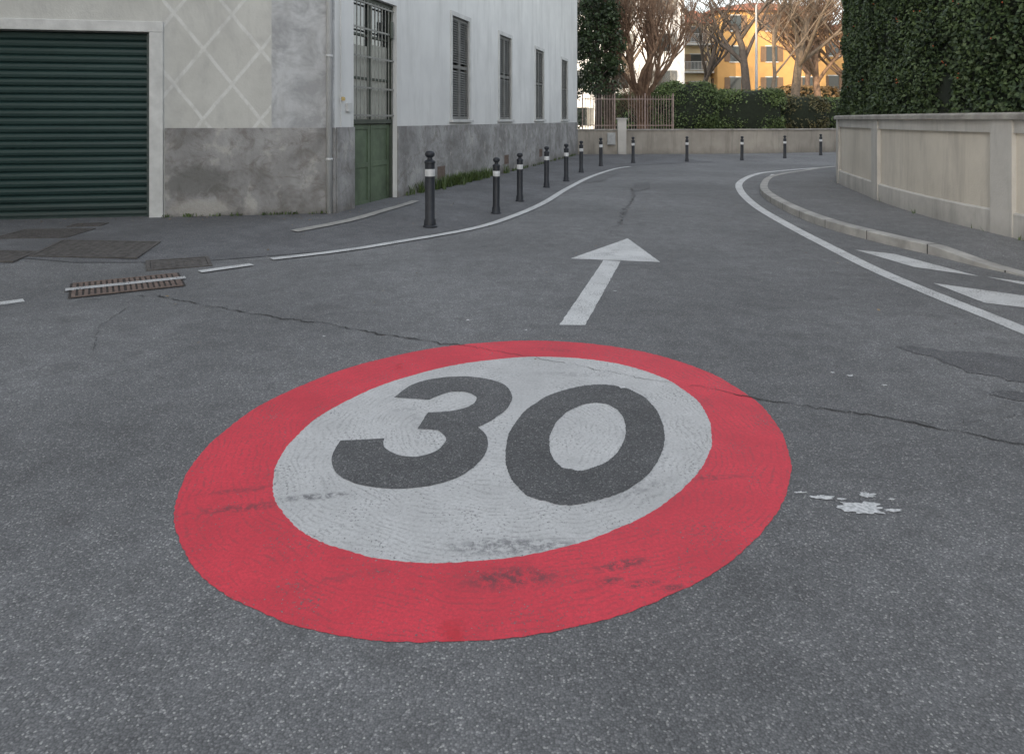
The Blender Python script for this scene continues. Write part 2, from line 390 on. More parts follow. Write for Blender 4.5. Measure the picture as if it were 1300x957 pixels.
cover(-5.6,8.5,.1,.42,.34); cover(-4.45,7.62,.15,.52,.36); cover(-3.42,7.28,.5,.30,.2); cover(-5.2,7.15,.1,.28,.22); cover(-5.5,9.2,.18,.2,.14)

# ------------------------------------------------------------------ right pavement + kerb + wall
kp=catmull([(5.2,2.0),(5.0,5.5),(4.92,6.6),(4.74,7.26),(4.66,7.8),(4.5,8.49),(4.35,9.78),(4.45,11.4),(4.83,13.6),(5.4,15.4),(6.35,17.5),(7.7,19.2),(10.05,21.5),(16,24.9),(22,27)],.2)
wp=catmull([(5.97,-6),(5.95,2),(5.95,8.2),(5.97,9.8),(6.2,11.5),(6.56,13.1),(7.45,16.2),(9.3,19.2),(12.5,22),(18,25),(26,28)],.2)
kp=[Vector((p[0],p[1])) for p in kp]
def kz(y): t=min(1,max(0,(y-6.9)/1.0)); return .018+.092*t
zs=[kz(p.y) for p in kp]
KN=normals2(kp)
sweep('kerb',kp,[(0,-.1),(0,.92),(-.015,1.0),(-.15,1.0),(-.15,-.1)],simple('kerb_granite',(.38,.37,.35),.85,.28,3,0,.3),zs=zs)
mb=MB(); kk_=resample(kp,600); kn_=normals2(kk_); last=-9; cum=0
for i in range(1,len(kk_)):
    cum+=(kk_[i]-kk_[i-1]).length
    if cum-last>.98:
        last=cum; p=kk_[i]; nn=kn_[i]; t=Vector((nn.y,-nn.x))*.007; z=kz(p.y)+.001
        a=p+nn*.0015; c_=p-nn*.15
        mb.quad((a.x-t.x,a.y-t.y,z),(a.x+t.x,a.y+t.y,z),(c_.x+t.x,c_.y+t.y,z),(c_.x-t.x,c_.y-t.y,z))
        mb.quad((a.x-t.x,a.y-t.y,.001),(a.x+t.x,a.y+t.y,.001),(a.x+t.x,a.y+t.y,z),(a.x-t.x,a.y-t.y,z))
mb.obj('kerb_joints',M_crack,bpy.data.objects['kerb'])
wq=resample([p for p in wp if p[1]>1.5],len(kp)); kq=resample([kp[i]-KN[i]*.15 for i in range(len(kp))],len(kp))
V=[];F=[];mm=6
for i in range(len(kq)):
    for j in range(mm+1):
        q=kq[i].lerp(wq[i],j/mm); V.append((q.x,q.y,kz(kq[i].y)*(1-j/mm)+.1*j/mm-.003 if kq[i].y<8 else kz(kq[i].y)-.003))
for i in range(len(kq)-1):
    for j in range(mm):
        a=i*(mm+1)+j; F.append((a,a+1,a+mm+2,a+mm+1)[::-1])
mesh_obj('sidewalk',V,F,M_paveR)
def plaster(name,c1,c2,stain,stain_amt=.5,sc=1.2,z0=0,z1=1.4,drip=True,lowamt=.5):
    m,nt,b=newmat(name,.92); co=obj_co(nt)
    base=mixc(nt,mr(nt,noi(nt,co,sc,4,.65),.35,.65),c1,c2)
    mp=nd(nt,'ShaderNodeMapping',{'Vector':co,'Scale':(1,1,.16 if drip else 1)}).outputs[0]
    st=mr(nt,noi(nt,mp,sc*2.6,4,.75,.3),.48,.68,0,stain_amt)
    base=mixc(nt,st,base,stain)
    z=nd(nt,'ShaderNodeSeparateXYZ',{0:nd(nt,'ShaderNodeNewGeometry').outputs['Position']}).outputs[2]
    low=mth(nt,'MULTIPLY',mr(nt,mth(nt,'ADD',z,mth(nt,'MULTIPLY',noi(nt,co,4,3),.45)),z0+.15,z0+.55,1,0),lowamt)
    base=mixc(nt,low,base,tuple(x*.6 for x in stain))
    setc(nt,b,base); bump(nt,b,noi(nt,co,35,2,.7),.3,.01); return m
GW=empty('garden_wall',(5.95,8,0))
def par(o,p):
    o.parent=p; o.matrix_parent_inverse=Matrix.Translation(-Vector(p.location)); return o
M_gw=plaster('garden_wall_plaster',(.55,.51,.44),(.65,.60,.52),(.38,.35,.31),.6,.9)
M_gw2=plaster('garden_wall_render',(.45,.435,.405),(.55,.53,.495),(.31,.30,.28),.6,1.1)
M_cop=simple('coping_stone',(.31,.295,.27),.88,.3,4,0,.4)
par(sweep('panel',wp,[(0,-.1),(0,1.5),(-.25,1.5),(-.25,-.1)],M_gw),GW)
par(sweep('plinth',wp,[(.04,-.1),(.04,.38),(.025,.40),(-.02,.40),(-.02,-.1)],M_gw2),GW)
par(sweep('top_band',wp,[(.035,1.34),(.035,1.498),(-.02,1.498),(-.02,1.34)],M_gw2),GW)
par(sweep('coping',wp,[(.09,1.502),(.09,1.56),(.06,1.585),(-.32,1.585),(-.32,1.502)],M_cop),GW)
wr=resample(wp,400); WN=normals2(wr)
def near(y): return min(range(len(wr)),key=lambda i:abs(wr[i].y-y))
mb=MB()
for y in (4.3,8.55,12.35,15.6,18.6,21):
    i=near(y); p=wr[i]; n=WN[i]; t=Vector((n.y,-n.x))
    k=len(mb.V)
    for z in (-.1,1.4985):
        for (a,o) in ((-.19,.055),(.19,.055),(.19,-.02),(-.19,-.02)):
            q=p+t*a+n*o; mb.V.append((q.x,q.y,z))
    mb.F+=[(k,k+1,k+2,k+3),(k+4,k+5,k+6,k+7)]+[(k+j,k+(j+1)%4,k+4+(j+1)%4,k+4+j) for j in range(4)]
par(mb.obj('pilasters',M_gw2),GW)

# ------------------------------------------------------------------ foliage
def leaves(name,P,Nrm,size,mat,parent=None,bias=.6,asp=.62):
    P=np.array(P);n=len(P); Nn=np.array(Nrm)
    r=np.random.normal(size=(n,3)); d=Nn*bias+r*(1-bias)*1.1; d/=np.linalg.norm(d,axis=1)[:,None]+1e-9
    a=np.random.normal(size=(n,3)); u=np.cross(d,a); u/=np.linalg.norm(u,axis=1)[:,None]+1e-9; w=np.cross(d,u)
    s=(size*np.random.uniform(.6,1.35,n))[:,None]
    V=np.empty((n,4,3)); V[:,0]=P-u*s*.5; V[:,1]=P+w*s*.5*asp; V[:,2]=P+u*s*.5; V[:,3]=P-w*s*.5*asp
    V=V.reshape(-1,3)
    me=bpy.data.meshes.new(name); me.vertices.add(4*n); me.vertices.foreach_set('co',V.ravel())
    me.loops.add(4*n); me.loops.foreach_set('vertex_index',np.arange(4*n,dtype=np.int32))
    me.polygons.add(n); me.polygons.foreach_set('loop_start',np.arange(0,4*n,4,dtype=np.int32)); me.polygons.foreach_set('loop_total',np.full(n,4,dtype=np.int32))
    me.update(); me.validate(); me.materials.append(mat)
    o=bpy.data.objects.new(name,me); COL.objects.link(o)
    if parent: o.parent=parent
    return o
M_leafH=leaf_mat('hedge_leaf',(.022,.043,.016),(.074,.115,.038),.6)
M_core=simple('hedge_inner',(.012,.018,.009),.95,.4,8)
HD=empty('hedge')
hp=[p for p in resample(wp,140)]
sweep('hedge_core',hp,[(-.22,1.58),(-.2,5.0),(-1.3,5.1),(-1.3,1.58)],M_core,HD)
P=[];Q=[]
hr=resample(wp,1200); HRN=normals2(hr)
def hb(s,z): return .14*noise.noise(Vector((s*.9,z*.9,3)))+.08*noise.noise(Vector((s*3,z*3,7)))
cum=0;cums=[0]
for a,b_ in zip(hr,hr[1:]): cum+=(b_-a).length; cums.append(cum)
cnt=0
while cnt<72000:
    i=random.randrange(len(hr)); p=hr[i]
    if p.y<6 and random.random()<.93: continue
    if p.y>18 and random.random()<.75: continue
    z=random.uniform(1.56,5.2); s=cums[i]
    if p.y<11 and z>3.9 and random.random()<.8: continue
    o=-.10+hb(s,z)-abs(random.gauss(0,.06)) + (.05 if z<1.8 else 0)*random.random()
    q=p+HRN[i]*o; P.append((q.x,q.y,z)); Q.append((HRN[i].x,HRN[i].y,.35)); cnt+=1
leaves('hedge_leaves',P,Q,.070,M_leafH,HD,.55)
P=[];Q=[]
for k in range(6000):
    i=random.randrange(len(hr)); p=hr[i]; q=p+HRN[i]*random.uniform(-1.3,-.1); P.append((q.x,q.y,5.1+random.uniform(-.1,.25))); Q.append((0,0,1))
leaves('hedge_top_leaves',P,Q,.1,M_leafH,HD,.5)
mb=MB()
for k in range(110):
    i=random.randrange(len(hr)); p=hr[i]
    if p.y<7 or p.y>16: continue
    cz=random.uniform(1.9,4.0)
    for m in range(random.randint(1,3)):
        z=cz+random.uniform(-.05,.05); ii=min(len(hr)-1,max(0,i+random.randint(-2,2)))
        q=hr[ii]+HRN[ii]*(-.09+hb(cums[ii],z)); r=random.uniform(.008,.013)
        mb.lathe([(r*.3,-r),(r,-r*.3),(r,r*.4),(r*.3,r)],6,(q.x,q.y,z))
mb.obj('berries',simple('berry',(.40,.09,.03),.5),HD,True)

# ------------------------------------------------------------------ boundary wall, fence, box hedges
bp=catmull([(2.6,29.45),(6,29.7),(10,30.3),(14,31.6),(20,33.8),(32,38)],.4)
BW=empty('boundary_wall')
M_bw=plaster('boundary_wall_plaster',(.28,.257,.225),(.38,.35,.305),(.18,.165,.145),.7,.7)
sweep('wall_body',bp,[(0,-.1),(0,1.04),(.22,1.04),(.22,-.1)],M_bw,BW)
sweep('wall_coping',bp,[(-.05,1.043),(-.05,1.1),(.27,1.1),(.27,1.043)],M_cop,BW)
b=MB(); b.box(4.4,4.75,29.42,29.72,-.1,1.5); b.box(4.36,4.79,29.38,29.76,1.5,1.56); b.obj('gate_pillar',M_gw2,BW)
FE=empty('iron_fence')
M_rail=simple('fence_paint',(.33,.25,.22),.6,.2)
b=MB()
for k in range(34):
    x=2.95+k*.115
    y=29.62+(x-2.6)*.07
    if 4.36<x<4.8: continue
    b.tube([(x,y,1.1),(x,y,2.45),(x,y,2.55)],[.012,.012,.002],5)
b.obj('bars',M_rail,FE)
b=MB()
for z in (1.25,2.35): b.tube([(2.9,29.64,z),(6.85,29.92,z)],[.018,.018],5)
for x in (2.95,4.3,5.6,6.8): b.tube([(x,29.62+(x-2.6)*.07,1.1),(x,29.62+(x-2.6)*.07,2.6)],[.028,.028],6)
b.obj('rails',M_rail,FE)
b=MB(); b.box(3.95,4.28,29.36,29.44,.45,.95); b.box(3.97,4.26,29.345,29.358,.47,.93); b.obj('utility_box',simple('grey_plastic',(.36,.37,.37),.5),None,bev=.01)
M_box=leaf_mat('box_hedge_leaf',(.035,.062,.020),(.12,.17,.055),.6)
def blobhedge(name,x0,x1,y0,y1,z0,z1,n,mat,size=.1,rnd=.35):
    E=empty(name); cx,cy,cz=(x0+x1)/2,(y0+y1)/2,(z0+z1)/2; rx,ry,rz=(x1-x0)/2,(y1-y0)/2,(z1-z0)/2
    P=[];Q=[]
    def surf(u,v,k):
        cu,su,cv,sv=math.cos(u),math.sin(u),math.cos(v),math.sin(v)
        f=lambda a:math.copysign(abs(a)**rnd,a)
        d=Vector((f(cv)*f(cu),f(cv)*f(su),f(sv)))
        kk=k*(1+.10*noise.noise(Vector((cx+d.x*rx*1.1,cy+d.y*ry,d.z*rz*1.1)))+.05*noise.noise(Vector((cx+d.x*rx*4,d.y*4,d.z*rz*4))))
        return Vector((cx+d.x*rx*kk,cy+d.y*ry*kk,cz+d.z*rz*kk)),Vector((cu*cv,su*cv,sv))
    for i in range(n):
        u=random.uniform(0,2*math.pi); v=math.asin(random.uniform(-1,1))
        k=1-abs(random.gauss(0,.05)); a,nn=surf(u,v,k)
        a+=Vector((random.gauss(0,.04),random.gauss(0,.04),random.gauss(0,.04)))
        P.append(tuple(a)); Q.append(tuple(nn))
    leaves('leaves',P,Q,size,mat,E,.5)
    V=[];F=[];nu,nv=32,14
    for j in range(nv+1):
        for i in range(nu): V.append(tuple(surf(2*math.pi*i/nu,-math.pi/2+math.pi*j/nv,.9)[0]))
    for j in range(nv):
        for i in range(nu): F.append((j*nu+i,j*nu+(i+1)%nu,(j+1)*nu+(i+1)%nu,(j+1)*nu+i))
    mesh_obj('core',V,F,M_core,E)
blobhedge('box_hedge',6.25,9.1,30.5,32.2,.8,3.15,9000,M_box,.1,.6)
blobhedge('box_hedge',8.9,12.2,31.2,32.9,.8,2.85,9000,M_box,.1,.4)
M_box2=leaf_mat('dry_hedge_leaf',(.05,.055,.025),(.14,.12,.05),.6)
blobhedge('box_hedge',12.0,14.6,32.2,33.8,.8,2.6,5000,M_box2,.11,.5)
blobhedge('box_hedge',14.4,19.5,34.6,36.4,.8,2.6,6000,M_box,.12,.5)
gp=[(p[0],p[1]+.15) for p in bp[::4]]
V=[(x,y,.07) for x,y in gp]+[(120,60,.07),(200,400,.07),(-150,400,.07),(-60,60,.07),(2.6,30.2,.07)]
mesh_obj('garden_ground',V,[tuple(range(len(V)))],simple('grass_ground',(.07,.085,.035),.95,.4,2))

# ------------------------------------------------------------------ trees
M_bark=simple('bark',(.15,.115,.085),.9,.35,7)
M_barkd=simple('dark_bark',(.075,.060,.050),.9,.35,7)
M_twig=simple('reddish_bark',(.19,.12,.08),.9,.4,5)
def grow(mb,p,d,r,L,lev,maxlev,kids,up,sides,spread=.8,jit=.22,shrink=.62):
    ns=5 if lev<2 else 3
    pts=[p.copy()]; rad=[r]; q=p.copy(); dd=d.copy()
    for i in range(ns):
        dd=(dd+Vector((random.gauss(0,jit),random.gauss(0,jit),random.gauss(0,jit)*.5+up*.12))).normalized()
        q=q+dd*L/ns; pts.append(q.copy()); rad.append(max(.004,r*(1-.55*(i+1)/ns)))
    mb.tube(pts,rad,max(3,sides-lev),cap=(lev==0))
    if lev<maxlev:
        k=kids[lev]
        for j in range(k):
            t=random.uniform(.35,1.0) if lev>0 else random.uniform(.55,1.0)
            i=min(ns-1,int(t*ns)); f=t*ns-i; b=pts[i].lerp(pts[i+1],min(1,f)); rb=rad[i]*(1-f)+rad[i+1]*f
            a=random.uniform(0,2*math.pi)
            sd=Vector((math.cos(a),math.sin(a),random.uniform(-.1,.5)))
            nd_=(dd*(1-spread)+sd*spread+Vector((0,0,up*.5))).normalized()
            grow(mb,b,nd_,max(.006,rb*.62),L*shrink*random.uniform(.75,1.2),lev+1,maxlev,kids,up,sides,spread,jit,shrink)
def bare_tree(loc,h,r,mat,kids=(6,5,5,4),up=.5,maxlev=4,spread=.7,lean=(0,0),shrink=.62,name='bare_tree'):
    mb=MB(); grow(mb,Vector((0,0,-.1)),Vector((lean[0],lean[1],1)).normalized(),r,h,0,maxlev,kids,up,9,spread,.10,shrink)
    e=empty(name,loc); mb.obj('trunk_and_branches',mat,e,True)
    return e
random.seed(21)
def pollard(loc,mat,hh=3.0,n=9):
    mb=MB()
    mb.tube([(0,0,-.1),(.05,0,1),(0,.05,2),(.05,0,hh)],[.40,.30,.28,.32],10)
    for k in range(n):
        a=k*.7; st=Vector((.15*math.cos(a),.15*math.sin(a),hh-.5+random.uniform(-.6,.3)))
        d=Vector((math.cos(a)*.45,math.sin(a)*.45,1)).normalized()
        grow(mb,st,d,.12,3.2,1,4,(0,6,6,5),.9,8,.45,.16,.66)
    for k in range(90):
        a=random.uniform(0,6.28); z=random.uniform(1.0,hh); grow(mb,Vector((.25*math.cos(a),.25*math.sin(a),z)),Vector((math.cos(a)*.8,math.sin(a)*.8,.9)).normalized(),.016,1.4,3,4,(0,0,0,4),.8,6,.5,.2)
    e=empty('pollarded_tree',loc); mb.obj('trunk_and_branches',mat,e,True)
pollard((6.1,33.2,0),M_twig); pollard((5.0,36.5,0),M_bark,3.4,7)
bare_tree((11.3,44,0),6.5,.24,M_barkd,lean=(.12,0))
bare_tree((13.4,40.5,0),7.5,.33,M_barkd,kids=(5,5,5,4),lean=(.02,0))
bare_tree((15.0,41.5,0),7,.16,M_bark)
bare_tree((17.6,45,0),8,.36,M_bark,kids=(6,5,5,4))
bare_tree((20.4,47,0),7,.3,M_twig,kids=(8,7,6,4))
bare_tree((22.5,49,0),7,.3,M_twig,kids=(8,7,6,4))
bare_tree((24.5,58,0),8,.3,M_twig,kids=(8,7,6,4))
bare_tree((9.0,50,0),8,.3,M_bark)
def evergreen(name,loc,h,r,z0,n,mat,size=.14):
    E=empty(name,loc); mb=MB(); mb.tube([(0,0,-.1),(.05,0,2),(0,.1,4),(0,0,h*.8)],[.2,.16,.12,.04],8)
    P=[];Q=[]; cl=[]
    for k in range(60):
        a=random.uniform(0,6.28); z=random.uniform(z0,h); rr=r*math.sqrt(random.random())*(1-.5*((z-z0)/(h-z0))**2)
        c=Vector((rr*math.cos(a),rr*math.sin(a),z)); cl.append((c,random.uniform(.3,.6)))
        mb.tube([(0,0,max(.8,z-.6)),tuple(c*.6+Vector((0,0,z*.4-.1))),tuple(c)],[.05,.03,.01],5)
    for i in range(n):
        c,cr=random.choice(cl); d=Vector((random.gauss(0,1),random.gauss(0,1),random.gauss(0,1))).normalized()
        p=c+d*cr*random.uniform(.6,1.05); P.append(tuple(p)); Q.append(tuple((d+Vector((0,0,.4))).normalized()))
    leaves('foliage',P,Q,size,mat,E,.4); mb.obj('trunk',M_barkd,E,True)
M_ever=leaf_mat('evergreen_leaf',(.014,.026,.012),(.05,.08,.028),.5)
evergreen('evergreen_tree',(3.9,32.3,0),8.2,1.15,2.9,11000,M_ever)
evergreen('evergreen_tree',(2.6,35,0),8,1.2,1.5,7000,M_ever)
M_warm=leaf_mat('autumn_leaf',(.10,.075,.03),(.28,.16,.06),.6)
blobhedge('garden_shrub',20,27,55,59,0,4.2,7000,M_warm,.25,.7)
blobhedge('garden_shrub',14,20,52,55,0,3.4,5000,M_box2,.22,.7)
blobhedge('garden_shrub',5.5,10,44,47,0,3.2,4000,M_box,.2,.7)
blobhedge('distant_trees',30,60,95,110,0,11,9000,M_warm,.6,.8)
blobhedge('distant_trees',-6,22,110,120,0,12,9000,M_box2,.6,.8)

b=MB(); b.tube([(0,0,-.1),(0,0,4),(0,0,7.6),(.25,-.1,8.0),(.9,-.3,8.15)],[.085,.07,.05,.045,.04],10)
L=empty('street_lamp',(13.1,38,0)); b.obj('pole',simple('galvanised',(.36,.37,.38),.5,.1,5,.4),L,True)
b=MB(); b.box(.85,1.4,-.55,-.25,8.08,8.2); b.obj('lamp_head',simple('lamp_grey',(.3,.3,.3),.5),L,bev=.03)

# ------------------------------------------------------------------ corner house
H=empty('corner_house')
def frame(o,dx):
    dx=Vector((dx[0],dx[1],0)).normalized(); dy=Vector((-dx.y,dx.x,0))
    m=Matrix.Identity(4)
    for r_ in range(3): m[r_][0]=dx[r_];m[r_][1]=dy[r_];m[r_][2]=(0,0,1)[r_];m[r_][3]=(o[0],o[1],0)[r_]
    return m
PC=(-2.6,10.4); FA=frame(PC,(4.33,.8)); FB=frame(PC,(.28,1))
def wall_open(name,fr,x0,x1,z0,z1,ops,mat,depth=.2):
    xs=sorted(set([x0,x1]+[v for o in ops for v in o[:2]])); zz=sorted(set([z0,z1]+[v for o in ops for v in o[2:4]]))
    b=MB()
    for a,c in zip(xs,xs[1:]):
        for e,f in zip(zz,zz[1:]):
            mx,mz=(a+c)/2,(e+f)/2
            if any(o[0]<mx<o[1] and o[2]<mz<o[3] for o in ops): continue
            b.quad((a,0,e),(c,0,e),(c,0,f),(a,0,f))
    for o in ops:
        a,c,e,f=o[:4]
        b.quad((a,0,e),(a,0,f),(a,depth,f),(a,depth,e)); b.quad((c,0,e),(c,depth,e),(c,depth,f),(c,0,f))
        b.quad((a,0,f),(c,0,f),(c,depth,f),(a,depth,f)); b.quad((a,0,e),(a,depth,e),(c,depth,e),(c,0,e))
    return b.obj(name,mat,H,mw=fr)
m,nt,bs=newmat('lattice_plaster',.92); co=obj_co(nt); sx=nd(nt,'ShaderNodeSeparateXYZ',{0:co}); X,Z=sx.outputs[0],sx.outputs[2]
wobx=mth(nt,'MULTIPLY',noi(nt,co,2.5,2),.06)
u=mth(nt,'ADD',mth(nt,'DIVIDE',X,.78),wobx); v=mth(nt,'DIVIDE',Z,1.0)
def ln(s):
    f=mth(nt,'FRACT',mth(nt,'ADD',s,20.3)); f=mth(nt,'ABSOLUTE',mth(nt,'SUBTRACT',f,.5))
    return mr(nt,f,.026,.050,1,0)
lat=mth(nt,'MAXIMUM',ln(mth(nt,'ADD',u,v)),ln(mth(nt,'SUBTRACT',u,v)))
zone=mth(nt,'MULTIPLY',mr(nt,X,-.90,-.885,1,0),mr(nt,X,-2.37,-2.36,0,1))
lat=mth(nt,'MULTIPLY',lat,zone); lat=mth(nt,'MULTIPLY',lat,mr(nt,noi(nt,co,6,4,.75),.34,.56,.15,.8))
base=mixc(nt,mr(nt,noi(nt,co,1.3,4,.65),.35,.65),(.49,.485,.455),(.58,.575,.54))
base=mixc(nt,lat,base,(.69,.69,.67))
gz=mr(nt,mth(nt,'ADD',X,mth(nt,'MULTIPLY',noi(nt,co,6,2),.02)),-.885,-.87)
gc=mixc(nt,mr(nt,noi(nt,co,2.0,4,.75,.5),.4,.6),(.34,.345,.355),(.52,.53,.54))
base=mixc(nt,gz,base,gc)
lz=mr(nt,noi(nt,nd(nt,'ShaderNodeMapping',{'Vector':co,'Scale':(1,1,.4)}).outputs[0],2.2,4,.75,.5),.48,.68,0,.4)
base=mixc(nt,lz,base,(.33,.325,.32))
setc(nt,bs,base); bump(nt,bs,noi(nt,co,30,2,.7),.35,.012); M_lat=m
M_fb=plaster('white_plaster',(.62,.62,.61),(.72,.72,.705),(.47,.47,.455),.5,.6)
m,nt,bs=newmat('cement_plinth',.94); co=obj_co(nt)
base=mixc(nt,mr(nt,noi(nt,co,1.1,4,.7,.3),.38,.62),(.21,.205,.20),(.37,.365,.36))
base=mixc(nt,mr(nt,noi(nt,co,3.5,4,.75,.8),.5,.64,0,.6),base,(.16,.145,.13))
base=mixc(nt,mr(nt,noi(nt,co,2.3,4,.7),.56,.66,0,.65),base,(.47,.45,.42))
zz_=nd(nt,'ShaderNodeSeparateXYZ',{0:co}).outputs[2]
base=mixc(nt,mr(nt,mth(nt,'ADD',zz_,mth(nt,'MULTIPLY',noi(nt,co,5,3),.35)),.2,.5,.7,0),base,(.12,.105,.09))
def rect_patch(cx,cz,rx,rz,col,base,k):
    d=nd(nt,'ShaderNodeVectorMath',{0:nd(nt,'ShaderNodeMapping',{'Vector':co,'Location':(cx,0,cz),'Scale':(rx,1,rz)},vector_type='TEXTURE').outputs[0],1:(1,0,1)},operation='MULTIPLY').outputs[0]
    d=nd(nt,'ShaderNodeVectorMath',{0:d},operation='LENGTH').outputs['Value']
    d=mth(nt,'ADD',d,mth(nt,'MULTIPLY',noi(nt,co,6,4,.75),1.3))
    return mixc(nt,mr(nt,d,1.8,1.3,0,k),base,col)
base=rect_patch(-1.9,.62,.52,.24,(.115,.113,.105),base,.65)
base=rect_patch(-1.85,.24,.45,.13,(.42,.40,.37),base,.7)
setc(nt,bs,base); bump(nt,bs,noi(nt,co,22,3,.75),.6,.02); M_pl=m
GX0,GX1,GZ=-5.7,-2.52,2.72
wall_open('wall_front',FA,-12,0,-.1,9.5,[(GX0,GX1,-.1,GZ)],M_lat,.22)
wins=[5.45,8.98,12.93,16.98]
ops=[(.57,2.14,.06,3.49)]+[(s-.56,s+.56,1.5,3.72) for s in wins]
ups=[(s-.56,s+.56,6.9,8.7) for s in [1.4]+wins]
wall_open('wall_side',FB,0,19.65,-.1,9.5,ops+ups,M_fb,.2)
b=MB(); b.box(GX1+.2,.012,-.03,-.001,-.1,1.38); b.box(-12,GX0-.2,-.03,-.001,-.1,1.38); b.obj('plinth_front',M_pl,H,mw=FA,bev=.006)
b=MB(); b.box(.03,.57,-.025,-.001,-.1,1.385); b.box(2.14,19.65,-.025,-.001,-.1,1.385); b.obj('plinth_side',M_pl,H,mw=FB,bev=.006)
M_frame=simple('white_frame',(.59,.59,.575),.75,.14,4,0,.2)
b=MB(); b.box(GX1,GX1+.18,-.045,.05,-.1,GZ); b.box(GX0-.18,GX0,-.045,.05,-.1,GZ); b.box(GX0-.18,GX1+.18,-.047,.05,GZ,GZ+.15); b.obj('garage_frame',M_frame,H,mw=FA,bev=.008)
m,nt,bs=newmat('shutter_green',.5); co=obj_co(nt)
c=mixc(nt,mr(nt,noi(nt,nd(nt,'ShaderNodeMapping',{'Vector':co,'Scale':(.4,1,6)}).outputs[0],2,4,.7),.35,.7),(.013,.036,.034),(.024,.055,.051))
z_=nd(nt,'ShaderNodeSeparateXYZ',{0:co}).outputs[2]
c=mixc(nt,mr(nt,mth(nt,'ADD',z_,mth(nt,'MULTIPLY',noi(nt,co,5,3),.3)),.2,.6,.4,0),c,(.05,.05,.046))
setc(nt,bs,c); M_sh=m
z=.02; pitch=.108
prof=[(.0,.0),(-.022,.016),(-.030,.05),(-.022,.084),(0,.1),(.006,.104)]
V=[];F=[]
while z<GZ:
    for (y,dz) in prof:
        V.append((GX0,.15+y,z+dz)); V.append((GX1,.15+y,z+dz))
    z+=pitch
for i in range(len(V)//2-1): F.append((2*i,2*i+1,2*i+3,2*i+2))
mesh_obj('garage_shutter',V,F,M_sh,H,mw=FA)
b=MB(); b.box(GX1-.06,GX1,.06,.16,-.1,GZ); b.box(GX0,GX1-.06,.09,.15,.06,.15); b.obj('shutter_rails',simple('rail_dark',(.03,.05,.047),.5),H,mw=FA)
M_dg=simple('door_green',(.085,.12,.07),.65,.35,3,0,.1); M_df=simple('door_frame_green',(.05,.062,.045),.6,.2)
M_bar=simple('iron_bars',(.22,.22,.20),.6,.2); M_cur=simple('curtain',(.42,.42,.37),.9,.12,9)
m,nt,bs=newmat('window_glass',.08); setc(nt,bs,(.02,.025,.025)); bs.inputs['Specular IOR Level'].default_value=.8; M_gl=m
a0,a1=.57,2.14; am=(a0+a1)/2
b=MB()
for (l,r_) in ((a0+.07,am-.01),(am+.01,a1-.07)):
    b.box(l,r_,.13,.17,.10,1.42); 
    b.box(l,l+.08,.115,.129,.10,1.42); b.box(r_-.08,r_,.115,.129,.10,1.42)
    for z in (.10,.72,1.34): b.box(l+.08,r_-.08,.115,.129,z,z+.08)
b.obj('door_leaf',M_dg,H,mw=FB,bev=.004)
b=MB(); b.box(a0,a0+.06,.08,.19,.06,3.49); b.box(a1-.06,a1,.08,.19,.06,3.49); b.box(a0+.06,a1-.06,.08,.19,1.43,1.5); b.box(a0+.06,a1-.06,.08,.19,3.42,3.49)
b.box(am-.03,am+.03,.12,.185,1.5,3.42); 
for z in (2.15,2.85): b.box(a0+.06,a1-.06,.13,.18,z,z+.04)
b.box(a0-.02,a1+.02,-.03,.2,.04,.1)
b.obj('door_frame',M_df,H,mw=FB,bev=.004)
b=MB(); b.box(a0+.06,a1-.06,.16,.175,1.5,3.42); b.obj('door_glass',M_gl,H,mw=FB)
b=MB(); b.box(a0+.1,am-.05,.152,.157,1.5,2.7); b.box(am+.05,a1-.1,.152,.157,1.5,2.75); b.obj('curtains',M_cur,H,mw=FB)
b=MB()
for i in range(12):
    x=a0+.08+i*(a1-a0-.16)/11; b.tube([(x,.06,1.5),(x,.06,3.42)],[.009,.009],5)
for z in (1.55,2.0,2.5,2.95,3.37): b.box(a0+.02,a1-.02,.05,.058,z,z+.03)
b.obj('door_bars',M_bar,H,mw=FB)
b=MB(); b.box(1.95,2.05,.02,.05,2.9,3.2); b.obj('door_lamp',M_df,H,mw=FB,bev=.01)
M_lou=simple('shutter_greybrown',(.155,.155,.145),.75,.25,4); M_sur=simple('window_surround',(.52,.52,.505),.85,.14,3,0,.2)
lv=MB(); fr_=MB(); su=MB(); bk=MB()
def window(s,z0,z1):
    bk.box(s-.56,s+.56,.12,.14,z0,z1)
    for (l,r_) in ((s-.56,s-.005),(s+.005,s+.56)):
        fr_.box(l,l+.055,.03,.075,z0,z1); fr_.box(r_-.055,r_,.03,.075,z0,z1)
        for z in (z0,(z0+z1)/2,z1-.07): fr_.box(l+.055,r_-.055,.032,.073,z,z+.07)
        z=z0+.09
        while z<z1-.09:
            if abs(z-(z0+z1)/2-.02)>.06:
                i=len(lv.V); lv.V+=[(l+.055,.03,z),(r_-.055,.03,z),(r_-.055,.07,z+.045),(l+.055,.07,z+.045)]; lv.F.append((i,i+1,i+2,i+3))
            z+=.052
    t=.10
    su.box(s-.56-t,s-.56,-.022,.03,z0,z1); su.box(s+.56,s+.56+t,-.022,.03,z0,z1); su.box(s-.56-t,s+.56+t,-.024,.03,z1,z1+t)
    su.box(s-.56-t-.04,s+.56+t+.04,-.07,.1,z0-.06,z0-.002)
for s in wins: window(s,1.5,3.72)
for s in [1.4]+wins: window(s,6.9,8.7)
lv.obj('louvres',M_lou,H,mw=FB); fr_.obj('shutter_frames',M_lou,H,mw=FB); su.obj('window_surrounds',M_sur,H,mw=FB,bev=.005); bk.obj('shutter_backing',simple('dark_gap',(.02,.02,.02),.9),H,mw=FB)
b=MB()
